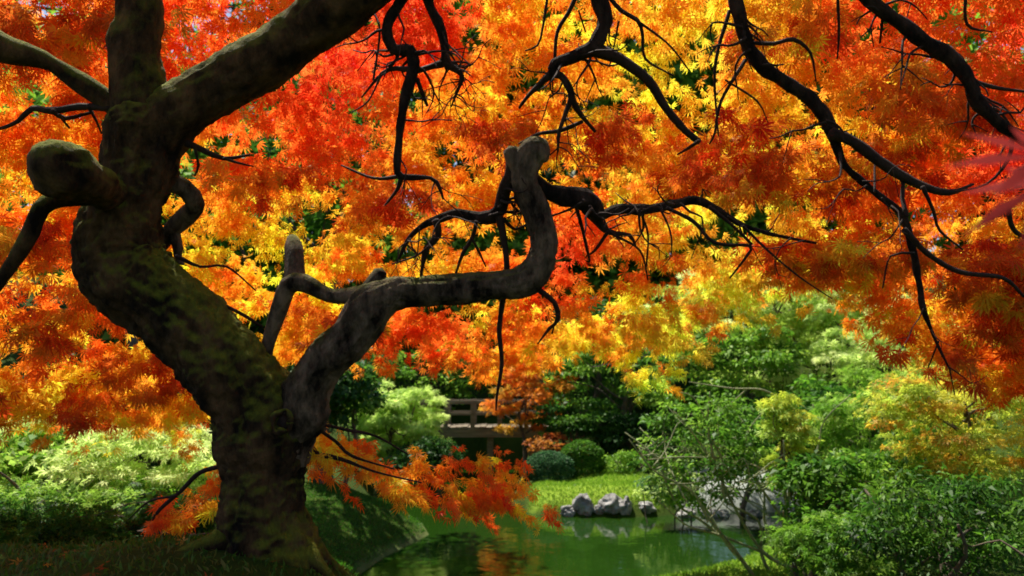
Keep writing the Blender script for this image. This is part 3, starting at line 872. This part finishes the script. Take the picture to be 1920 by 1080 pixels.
twigs(trunk, 3.25, [(560, 800, 16), (600, 796, 8), (650, 806, 7), (705, 818, 5), (765, 852, 3)], [(565, 800, 14), (580, 825, 13), (592, 850, 12), (640, 861, 8), (705, 885, 4), (790, 905, 3)],
      [(590, 800, 8), (630, 828, 7), (660, 855, 6), (740, 880, 3)], [(425, 872, 10), (375, 886, 8), (340, 920, 8), (300, 955, 7), (286, 975, 4)], [(330, 930, 5), (280, 940, 4), (240, 975, 2)])

# healed knot hole low on the trunk; a dark plug paints its inner shade
kc = P(528, 792, D0 - 0.148)
kr, kt = [], []
for i in range(15):
    a = i / 14 * 2 * math.pi
    kr.append((kc[0] + 0.030 * math.cos(a), kc[1] + 0.012 * math.cos(a), kc[2] + (0.046 + 0.012 * math.sin(2.3 * a)) * math.sin(a), 0.010 + 0.005 * math.sin(a * 3 + 1)))
v, f = tube(kr, 12, 0.008, 0.5, 26, 3.0, 0.2)
build('knot_rim', v, f, M_BARK, maple)
v, f = tube([(kc[0], kc[1] + 0.06, kc[2], 0.03), (kc[0], kc[1] + 0.02, kc[2], 0.03), (kc[0], kc[1] + 0.008, kc[2], 0.02)], 14, 0.01, 0.15, 30)
build('knot_shade_plug', v, f, M_TWIG, maple)
lshrub = [o for o in COL.objects if o.name.startswith('leafy_shrub') and 'lower left' in o.get('label', '')][0]
for ln in ([(20, 1090, 18), (45, 1045, 16), (75, 1005, 14), (110, 975, 12), (165, 955, 8), (230, 930, 4)], [(80, 1000, 9), (60, 960, 7), (20, 935, 4)], [(120, 970, 7), (150, 925, 5), (175, 900, 3)]):
    v, f = tube([(*P(a, b, 6.75), c * 0.33 * 6.75 / FPX) for a, b, c in ln], 9, 0.03, 0.15, 12, 0, 0.05)
    build('branch', v, f, M_STEMG, lshrub)

# hanging branches: each springs from the overhead limb, out of frame, and droops into the view
bA = wood('branch', [(800, -110, 40, 3.0), (770, -40, 24, 3.05), (745, 14, 22), (726, 50, 22), (737, 92, 24), (768, 96, 26), (776, 125, 28), (766, 160, 23), (756, 200, 19), (748, 260, 17), (744, 310, 15), (753, 331, 13), (808, 334, 9), (824, 352, 7), (831, 374, 4)], 3.1, sides=10)
twigs(bA, 3.1, [(753, 330, 12), (745, 355, 8), (722, 385, 3)], [(750, 331, 9), (700, 334, 6), (640, 310, 3)], [(772, 130, 12), (730, 130, 9), (705, 150, 6), (678, 183, 3)], [(715, 140, 5), (690, 190, 3), (660, 210, 2)],
      [(782, 148, 9), (792, 175, 8), (801, 198, 6)], [(700, 150, 5), (712, 60, 4), (700, 20, 3)])
bA2 = wood('branch', [(800, -110, 34, 3.0), (795, -40, 24, 3.05), (805, 10, 22), (825, 50, 21), (834, 90, 19), (838, 119, 18), (862, 136, 10), (866, 150, 8), (856, 175, 6), (846, 200, 4)], 3.12, sides=10)
twigs(bA2, 3.12, [(838, 117, 16), (812, 124, 12), (784, 133, 11)], [(836, 110, 6), (856, 122, 5), (872, 128, 3)])
bB = wood('branch', [(1080, -240, 50, 3.0), (1110, -120, 40, 3.05), (1116, -30, 35), (1131, 20, 32), (1130, 52, 30), (1112, 88, 32), (1080, 104, 27), (1042, 119, 25), (1036, 138, 18), (1052, 142, 16), (1071, 176, 16), (1060, 215, 10), (1048, 250, 7), (1046, 285, 4)], 3.1, sides=10)
twigs(bB, 3.1, [(1070, 175, 13), (1082, 205, 11), (1116, 247, 6)], [(1092, 228, 8), (1050, 245, 8), (1010, 251, 7), (972, 270, 3)], [(1036, 135, 14), (990, 180, 8), (974, 202, 5)],
      [(1110, 92, 28), (1160, 110, 21), (1215, 150, 18), (1250, 205, 15), (1286, 246, 13), (1311, 266, 11)], [(1311, 264, 8), (1290, 278, 6), (1270, 290, 3)],
      [(1090, -30, 9), (1068, 20, 8), (1045, 60, 7), (1040, 112, 6)], [(1030, -30, 6), (1018, 50, 5), (1008, 85, 4), (985, 95, 3)], [(1130, -20, 11), (1165, 20, 8), (1195, 38, 8), (1205, 65, 6), (1210, 110, 5), (1262, 142, 3)],
      [(1170, 22, 6), (1250, 80, 4), (1292, 132, 3)], [(1160, 40, 4), (1150, 95, 3)], [(1085, 20, 4), (1098, 60, 3)])
bC = wood('branch', [(1290, -295, 50, 3.0), (1340, -150, 36, 3.0), (1370, -40, 29), (1381, 10, 29), (1394, 60, 28), (1411, 102, 29), (1450, 140, 27), (1510, 176, 27), (1545, 220, 27), (1562, 256, 24), (1584, 310, 15), (1640, 360, 14), (1690, 402, 16), (1711, 470, 14),
                     (1725, 540, 13), (1730, 575, 11), (1755, 640, 7), (1782, 695, 3)], 3.1, 3.3, sides=10)
twigs(bC, 3.15, [(1560, 250, 24), (1600, 266, 20), (1660, 310, 20), (1720, 345, 16), (1780, 361, 12), (1825, 345, 5)], [(1695, 430, 12), (1740, 476, 10), (1800, 510, 10), (1880, 521, 8), (1920, 556, 5)],
      [(1700, 405, 9), (1692, 372, 9), (1690, 335, 7), (1650, 300, 6)], [(1730, 350, 9), (1750, 395, 6), (1762, 432, 5), (1805, 468, 3)], [(1368, 20, 8), (1345, 100, 6), (1340, 160, 5), (1347, 255, 3)],
      [(1398, 112, 7), (1352, 190, 6), (1340, 250, 5), (1330, 270, 3)], [(1410, 80, 7), (1450, 82, 8), (1488, 74, 8), (1520, 100, 6), (1530, 152, 3)], [(1360, 150, 4), (1420, 190, 4), (1440, 230, 2)],
      [(1715, 475, 5), (1670, 480, 4), (1655, 540, 3)], [(1640, 360, 5), (1640, 300, 4)], [(1760, 640, 4), (1740, 690, 3)], [(1780, 690, 3), (1790, 740, 2)])
bD = wood('branch', [(1480, -300, 44, 3.1), (1550, -130, 32, 3.1), (1602, -30, 27), (1640, 10, 27), (1710, 60, 29), (1780, 110, 31), (1815, 150, 29), (1832, 192, 26), (1870, 226, 23), (1920, 266, 20), (1970, 295, 16), (2080, 350, 10)], 3.1, sides=10)
twigs(bD, 3.1, [(1822, 152, 9), (1870, 165, 7), (1925, 172, 5)], [(1570, -20, 6), (1573, 60, 5), (1570, 110, 3)], [(1655, 30, 7), (1650, 80, 4)], [(1812, -30, 7), (1813, 45, 6), (1860, 60, 3)], [(1900, 250, 9), (1890, 300, 7), (1850, 345, 5), (1790, 360, 3)],
      [(1890, 390, 10), (1900, 430, 9), (1930, 450, 6)])

# fine crooked twigs all along the branches
for br_, (par, pts, d0) in zip([rb_, lb_, bA, bA2, bB, bC, bD], PATHS):
    pp = np.array([q[:3] for q in pts], float)
    on = [i for i in range(len(pp) - 1) if -20 < pp[i][1] < 700 and pp[i][0] < 1930]
    for k in range(19):
        i = on[int(rng.integers(len(on)))]
        t = rng.random()
        a = pp[i] + (pp[i + 1] - pp[i]) * t
        dirn = np.array([rng.normal(), abs(rng.normal()) * 0.7 - 0.1])
        dirn /= np.linalg.norm(dirn)
        L = 40 + 85 * rng.random()
        wd = min(7.0, max(3.0, a[2] * 0.3))
        ln, q = [(a[0], a[1], wd)], a[:2].copy()
        for j in range(5):
            dirn = dirn + rng.normal(size=2) * 0.45 + np.array([0, 0.15])
            dirn /= np.linalg.norm(dirn)
            q = q + dirn * L / 5
            ln.append((q[0], q[1], wd * (0.8 - 0.13 * j)))
        wood('twig', ln, d0 + 0.02, d0 + 0.02 + rng.normal() * 0.15, br_, M_TWIG, 5, 0.03, 0.2, 24, 0)
        d2 = np.array([-dirn[1], dirn[0]]) * (1 if rng.random() < 0.5 else -1) + dirn * 0.6
        b = ln[3]
        wood('twig', [(b[0], b[1], b[2] * 0.8), (b[0] + d2[0] * L * 0.18, b[1] + d2[1] * L * 0.18 + 3, b[2] * 0.6), (b[0] + d2[0] * L * 0.36, b[1] + d2[1] * L * 0.36 + 9, 1.5)], d0 + 0.02, d0 + 0.05, br_, M_TWIG, 5, 0.03, 0.2, 24, 0)

# crown: layered sprays of dissected leaves hung over a dome
RED, RO, OR, AM, YE, YG, BR = (0.90, 0.085, 0.03), (0.93, 0.19, 0.025), (0.93, 0.33, 0.023), (0.94, 0.47, 0.028), (0.95, 0.66, 0.05), (0.66, 0.80, 0.08), (0.70, 0.17, 0.018)  # BR: brown-red that puts shaded patches into the leaf colour
ANCH = [(100, 80, RO), (450, 60, RO), (620, 150, RED), (760, 60, RED), (850, 50, RED), (420, 250, RO), (600, 250, RO), (90, 220, OR), (90, 450, OR), (420, 400, AM), (420, 320, OR),
        (560, 400, AM), (700, 430, AM), (640, 480, AM), (900, 150, OR), (1000, 200, AM), (960, 60, AM), (1200, 60, AM), (1270, 100, YE), (1300, 340, YE), (1180, 320, YE), (1050, 350, OR), (850, 330, AM), (820, 250, OR), (1150, 200, AM),
        (1400, 290, BR), (1460, 60, YE), (1400, 100, YE), (1330, 60, YE), (1230, 180, YE), (1350, 180, YE), (1200, 10, YE), (1100, 130, AM), (1240, 400, YE), (1380, 400, YE), (1100, 300, AM), (1580, 420, AM), (1430, 520, YE), (1350, 600, YE), (1480, 580, YG), (960, 320, AM), (780, 460, AM), (680, 520, AM), (500, 480, AM), (1150, 620, YE), (1650, 560, OR), (1830, 620, BR), (1850, 680, OR), (1750, 560, OR), (1700, 480, OR), (1850, 480, OR), (1250, 620, YG), (1340, 570, YG), (1700, 640, AM), (1160, 600, YE), (1780, 690, AM), (420, 470, AM), (300, 640, AM), (200, 760, YE), (60, 740, YE), (330, 740, YE), (30, 620, AM), (240, 640, AM), (380, 700, YE), (880, 200, AM), (1000, 100, AM), (920, 420, AM), (1250, 260, AM), (1620, 60, RED), (1550, 60, RO), (1750, 40, RO), (1890, 120, RED), (1700, 230, OR), (1850, 330, RED), (1500, 380, AM), (1650, 400, AM), (1800, 420, AM),
        (1300, 520, YE), (1400, 570, YG), (1550, 475, BR), (1640, 500, BR), (1480, 540, YG), (1400, 530, YE), (1600, 560, YE), (1200, 570, YE), (1120, 560, AM), (1100, 440, RO), (1065, 480, RED), (850, 620, RO), (740, 640, RO), (950, 640, OR), (880, 470, OR),
        (600, 560, AM), (600, 640, OR), (150, 620, RO), (100, 710, AM), (250, 700, AM), (330, 780, OR), (1800, 640, OR), (1700, 600, AM), (1870, 540, OR), (1220, 640, AM), (960, 700, AM), (1450, 200, AM), (1300, 220, AM), (30, 330, AM), (740, 380, BR), (1650, 140, OR)]
AX = np.array([0.0, 2.4])
RX, RY, RZ = 5.0, 4.5, 4.9
ZB = -0.2


def dome_depth(px, py, k=1.0):
    d = P(px, py, 1.0) - CAMP
    o = CAMP - np.array([AX[0], AX[1], ZB])
    S = np.array([RX, RY, RZ]) * k
    d_, o_ = d / S, o / S
    a, b, c = np.dot(d_, d_), 2 * np.dot(d_, o_), np.dot(o_, o_) - 1
    return (-b + math.sqrt(max(b * b - 4 * a * c, 0))) / (2 * a)


AP = np.array([P(x, y, dome_depth(x, y)) for x, y, c in ANCH])
AC = np.array([c for x, y, c in ANCH])


def hue_at(p):
    d2 = np.sum((AP[None] - p[:, None]) ** 2 * np.array([1, 0.35, 1]), 2)
    wgt = 1 / (d2 + 0.03) ** 2.2
    return (wgt @ AC) / wgt.sum(1, keepdims=True)


def spray(c, outd, n, ru, rs, size, col=None, droop=0.5, thick=0.035):
    sd = unit(np.cross(Z, outd))
    an = rng.random(n) * 2 * math.pi
    rr = rng.random(n) ** 0.62
    u, v = np.cos(an) * rr, np.sin(an) * rr
    nt_ = max(2, n // 9)
    tid = rng.integers(nt_, size=n)
    tu, tv_, tz = u[:nt_][tid % n], v[:nt_][tid % n], rng.normal(size=nt_)[tid]
    k = 0.72
    u = tu * k + u * (1 - k)
    v = tv_ * k + v * (1 - k)
    rr = np.hypot(u, v)
    pos = c + outd * (u * ru)[:, None] + sd * (v * rs)[:, None] + Z * (-droop * rr ** 2 * ru * 0.6 + tz * thick * 1.3 + rng.normal(size=n) * thick * 0.5)[:, None]
    fwd = outd * (u + 0.4)[:, None] + sd * v[:, None] - Z * (0.25 + 0.6 * rng.random(n))[:, None] + rng.normal(size=(n, 3)) * 0.35
    nrm = Z + outd * 0.3 + rng.normal(size=(n, 3)) * 0.75
    col = hue_at(pos) if col is None else np.repeat(np.array([col]), n, 0)
    jit = rng.normal() * 0.13 + (rng.normal(size=nt_) * 0.12)[tid] + rng.normal(size=n) * 0.06
    col = col * np.stack([1 + 0.05 * rng.normal(size=n), np.exp(jit * 2.4), np.exp(jit * 1.5)], 1)
    return dict(pos=pos, fwd=unit(fwd), nrm=unit(nrm), size=size * (0.65 + 0.7 * rng.random(n)), col=np.minimum(col, 0.95))


LOWX = [-400, 0, 120, 260, 330, 420, 600, 700, 800, 900, 1000, 1100, 1200, 1280, 1350, 1450, 1560, 1650, 1720, 1800, 1900, 2300]
LOWY = [780, 785, 755, 800, 800, 740, 650, 655, 650, 700, 690, 640, 660, 640, 570, 512, 518, 570, 640, 700, 730, 760]


def out_dir(p):
    o = np.array([p[0] - AX[0], p[1] - AX[1], 0])
    return unit(unit(o) * np.array([1, 1, 0]) + np.array([0, 0, -0.25]))


wall = []
for py in np.arange(-260, 830, 43):
    for px in np.arange(-260, 2200, 80):
        x, y = px + rng.normal() * 34, py + rng.normal() * 20
        low = np.interp(x, LOWX, LOWY)
        if y > low - 18 or rng.random() < 0.08:
            continue
        k = 1.0 + rng.normal() * 0.06
        p = P(x, y, dome_depth(x, y, k))
        f = 0.65 + 0.8 * rng.random()
        dens = 0.55 + 0.9 * rng.random()
        wall.append(spray(p, out_dir(p), int(112 * f * dens * (0.85 if x > 1000 else 1)), 0.30 * f, 0.33 * f, 0.063, droop=0.7, thick=0.04))
for x in np.arange(-200, 2150, 30):          # the hanging fringe along the crown's lower edge
    low = np.interp(x, LOWX, LOWY)
    for q in range(2):
        xx, y = x + rng.normal() * 16, low - 22 - 26 * q + rng.normal() * 12
        p = P(xx, y, dome_depth(xx, y, 1.0 + rng.normal() * 0.05))
        wall.append(spray(p, out_dir(p), 60, 0.22, 0.24, 0.06, droop=0.9, thick=0.05))
for q in range(58):                            # thin yellow green ends of the fringe
    xx = rng.uniform(1130, 1750)
    y = np.interp(xx, LOWX, LOWY) + rng.uniform(-60, 60)
    p = P(xx, y, dome_depth(xx, y, 1.03 + rng.normal() * 0.05))
    wall.append(spray(p, out_dir(p), 26, 0.2, 0.24, 0.06, col=np.array([YG, YE, (0.75, 0.75, 0.06), AM][int(rng.integers(4))]), droop=0.9, thick=0.05))
for q in range(26):                            # loose golden ends over the left shrubs
    xx = rng.uniform(-40, 410)
    y = np.interp(xx, LOWX, LOWY) + rng.uniform(-40, 50)
    p = P(xx, y, dome_depth(xx, y, 1.0 + rng.normal() * 0.05))
    wall.append(spray(p, out_dir(p), 22, 0.2, 0.24, 0.056, col=np.array([OR, YE, (0.85, 0.66, 0.05), AM][int(rng.integers(4))]), droop=0.9, thick=0.05))
crown = leaf_object('crown', cat_leaves(wall), MAPLE, M_LACE, maple)

# inner leaf layers in the crown's own shade, coloured browner to deepen it
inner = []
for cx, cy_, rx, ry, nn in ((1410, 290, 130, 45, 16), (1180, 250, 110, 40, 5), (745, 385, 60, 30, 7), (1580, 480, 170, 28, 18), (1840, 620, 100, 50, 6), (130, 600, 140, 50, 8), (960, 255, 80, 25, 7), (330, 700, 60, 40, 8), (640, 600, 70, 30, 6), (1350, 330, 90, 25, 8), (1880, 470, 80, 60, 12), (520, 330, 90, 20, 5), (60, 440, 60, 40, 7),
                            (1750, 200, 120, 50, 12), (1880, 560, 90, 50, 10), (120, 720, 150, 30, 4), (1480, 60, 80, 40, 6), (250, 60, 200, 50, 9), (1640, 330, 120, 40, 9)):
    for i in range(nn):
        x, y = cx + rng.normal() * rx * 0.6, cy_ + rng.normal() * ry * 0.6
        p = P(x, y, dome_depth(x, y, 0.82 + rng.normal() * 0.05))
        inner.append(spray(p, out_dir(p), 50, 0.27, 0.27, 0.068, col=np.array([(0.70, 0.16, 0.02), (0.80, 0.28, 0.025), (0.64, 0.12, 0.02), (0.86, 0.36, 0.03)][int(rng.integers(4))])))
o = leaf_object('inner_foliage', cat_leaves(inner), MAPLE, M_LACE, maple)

# roof of the crown above the frame
roof = []
for i in range(150):
    a, r = rng.random() * 2 * math.pi, math.sqrt(rng.random()) * 0.86
    x, y = AX[0] + math.cos(a) * r * RX, AX[1] + math.sin(a) * r * RY
    z = ZB + RZ * math.sqrt(1 - r * r) * (0.97 + rng.normal() * 0.03)
    if y < 0.2:
        continue
    p = np.array([x, y, z])
    e = (z - CAM_Z) / max(y, 0.1)
    if e < math.tan(PITCH + 0.36):
        continue
    roof.append(spray(p, out_dir(p), 70, 0.4, 0.4, 0.085))
leaf_object('upper_foliage', cat_leaves(roof), MAPLE, M_LACE, maple)


def in_poly(poly, n):
    poly = np.array(poly, float)
    lo, hi = poly.min(0), poly.max(0)
    out = []
    while len(out) < n:
        q = lo + rng.random(2) * (hi - lo)
        if poly_sd(q[:1], q[1:], poly)[0] < 0:
            out.append(q)
    return out


low = []
for x, y in in_poly([(585, 800), (690, 800), (760, 850), (830, 885), (880, 850), (950, 850), (1005, 900), (1015, 950), (940, 950), (885, 965), (830, 945), (760, 930), (690, 895), (590, 905)], 58):
    d = 3.5 + 1.0 * (x - 585) / 430 + rng.normal() * 0.12
    p = P(x, y, d)
    cc_ = np.array(OR if rng.random() < 0.35 else (YE if rng.random() < 0.4 else AM)) if x < 800 else np.array(RO if rng.random() < 0.4 else (OR if rng.random() < 0.7 else AM))
    low.append(spray(p, unit(np.array([0.9, 0.3, -0.5])), 30, 0.18, 0.15, 0.044, col=cc_, thick=0.02))
leaf_object('low_spray', cat_leaves(low), MAPLE, M_LACE, maple)
low = []
for x, y in in_poly([(410, 865), (340, 880), (300, 940), (280, 985), (330, 985), (420, 950)], 12):
    p = P(x, y, 3.6 + rng.normal() * 0.1)
    low.append(spray(p, unit(np.array([-0.9, 0.3, -0.5])), 32, 0.16, 0.13, 0.04, col=OR if x > 350 else RO, thick=0.02))
leaf_object('low_spray', cat_leaves(low), MAPLE, M_LACE, maple)
# near leaves at the right edge, close to the lens
near = []
for x, y, d, dx, dz in ((1960, 292, 0.72, -1, 0.02), (1965, 345, 0.76, -1, -0.45)):
    near.append(dict(pos=P(x, y, d)[None], fwd=np.array([[dx, 0.1, dz]]), nrm=np.array([[0.1, -0.8, 0.6]]), size=np.array([0.085]), col=np.array([(0.62, 0.06, 0.05)])))
o = leaf_object('near_spray', cat_leaves(near), MAPLE, M_LACE, maple)
wood('twig', [(2080, 350, 10, 3.1), (2200, 300, 14, 2.0), (2100, 280, 14, 1.2), (1960, 300, 8, 1.02), (1900, 320, 4, 1.0)], parent=bD, mat=M_TWIG, sides=6)

# ------------------------------------------------------------------ small ground cover
nn = 26000
x = rng.uniform(-3.4, 0.4, nn)
y = rng.uniform(1.8, 6.5, nn)
z = ground_z(x, y)
pos = np.stack([x, y, z], 1)
tilt = rng.normal(size=(nn, 3)) * 0.5
col = np.array([(0.05, 0.13, 0.010), (0.09, 0.17, 0.015), (0.13, 0.13, 0.02)])[rng.integers(3, size=nn)]
o = leaf_object('moss_tufts', dict(pos=pos, fwd=unit(Z + tilt), nrm=unit(rng.normal(size=(nn, 3))), size=0.028 * (0.5 + rng.random(nn)), col=col), SLIM, M_GRASS)
tag(o, 'short dark moss and grass tufts around the foot of the maple', 'moss', kind='stuff')
for lab, x0, x1, y0, y1, nn, pal, sz in (('bright green grass of the lawn and bank around the pond', 0.3, 5, 8.0, 18.5, 70000, [(0.16, 0.32, 0.02), (0.26, 0.42, 0.04)], 0.05),
                                         ('dark green moss and grass covering the bank left of the pond', -5.5, 0.4, 4.2, 13.5, 110000, [(0.04, 0.15, 0.008), (0.06, 0.21, 0.012), (0.09, 0.23, 0.02)], 0.034)):
    x = rng.uniform(x0, x1, nn)
    y = rng.uniform(y0, y1, nn)
    k = poly_sd(x, y, POND) > 0.03
    if x0 > 0:
        k &= (poly_sd(x, y, LAWN) < 0.1) | (poly_sd(x, y, LAWN2) < 0.1)
    x, y = x[k], y[k]
    nn = len(x)
    o = leaf_object('bank_grass', dict(pos=np.stack([x, y, ground_z(x, y) - 0.004], 1), fwd=unit(Z + rng.normal(size=(nn, 3)) * 0.45), nrm=unit(rng.normal(size=(nn, 3))),
                                       size=sz * (0.5 + rng.random(nn)), col=np.array(pal)[rng.integers(len(pal), size=nn)]), SLIM, M_GRASS)
    tag(o, lab, 'grass', kind='stuff')
nn = 160
x = rng.normal(-1.3, 0.9, nn)
y = rng.uniform(2.0, 5.5, nn)
z = ground_z(x, y) + 0.015
pos = np.stack([x, y, z], 1)
col = np.array([(0.5, 0.14, 0.02), (0.45, 0.09, 0.02), (0.3, 0.1, 0.02), (0.3, 0.12, 0.03), (0.5, 0.25, 0.03)])[rng.integers(5, size=nn)]
o = leaf_object('fallen_leaves', dict(pos=pos, fwd=unit(rng.normal(size=(nn, 3)) * [1, 1, 0.2]), nrm=unit(Z + rng.normal(size=(nn, 3)) * 0.3), size=0.04 * (0.6 + 0.8 * rng.random(nn)), col=col), LACE5, M_LACE)
tag(o, 'fallen red and orange leaves scattered round the maple foot', 'fallen leaves', kind='stuff')
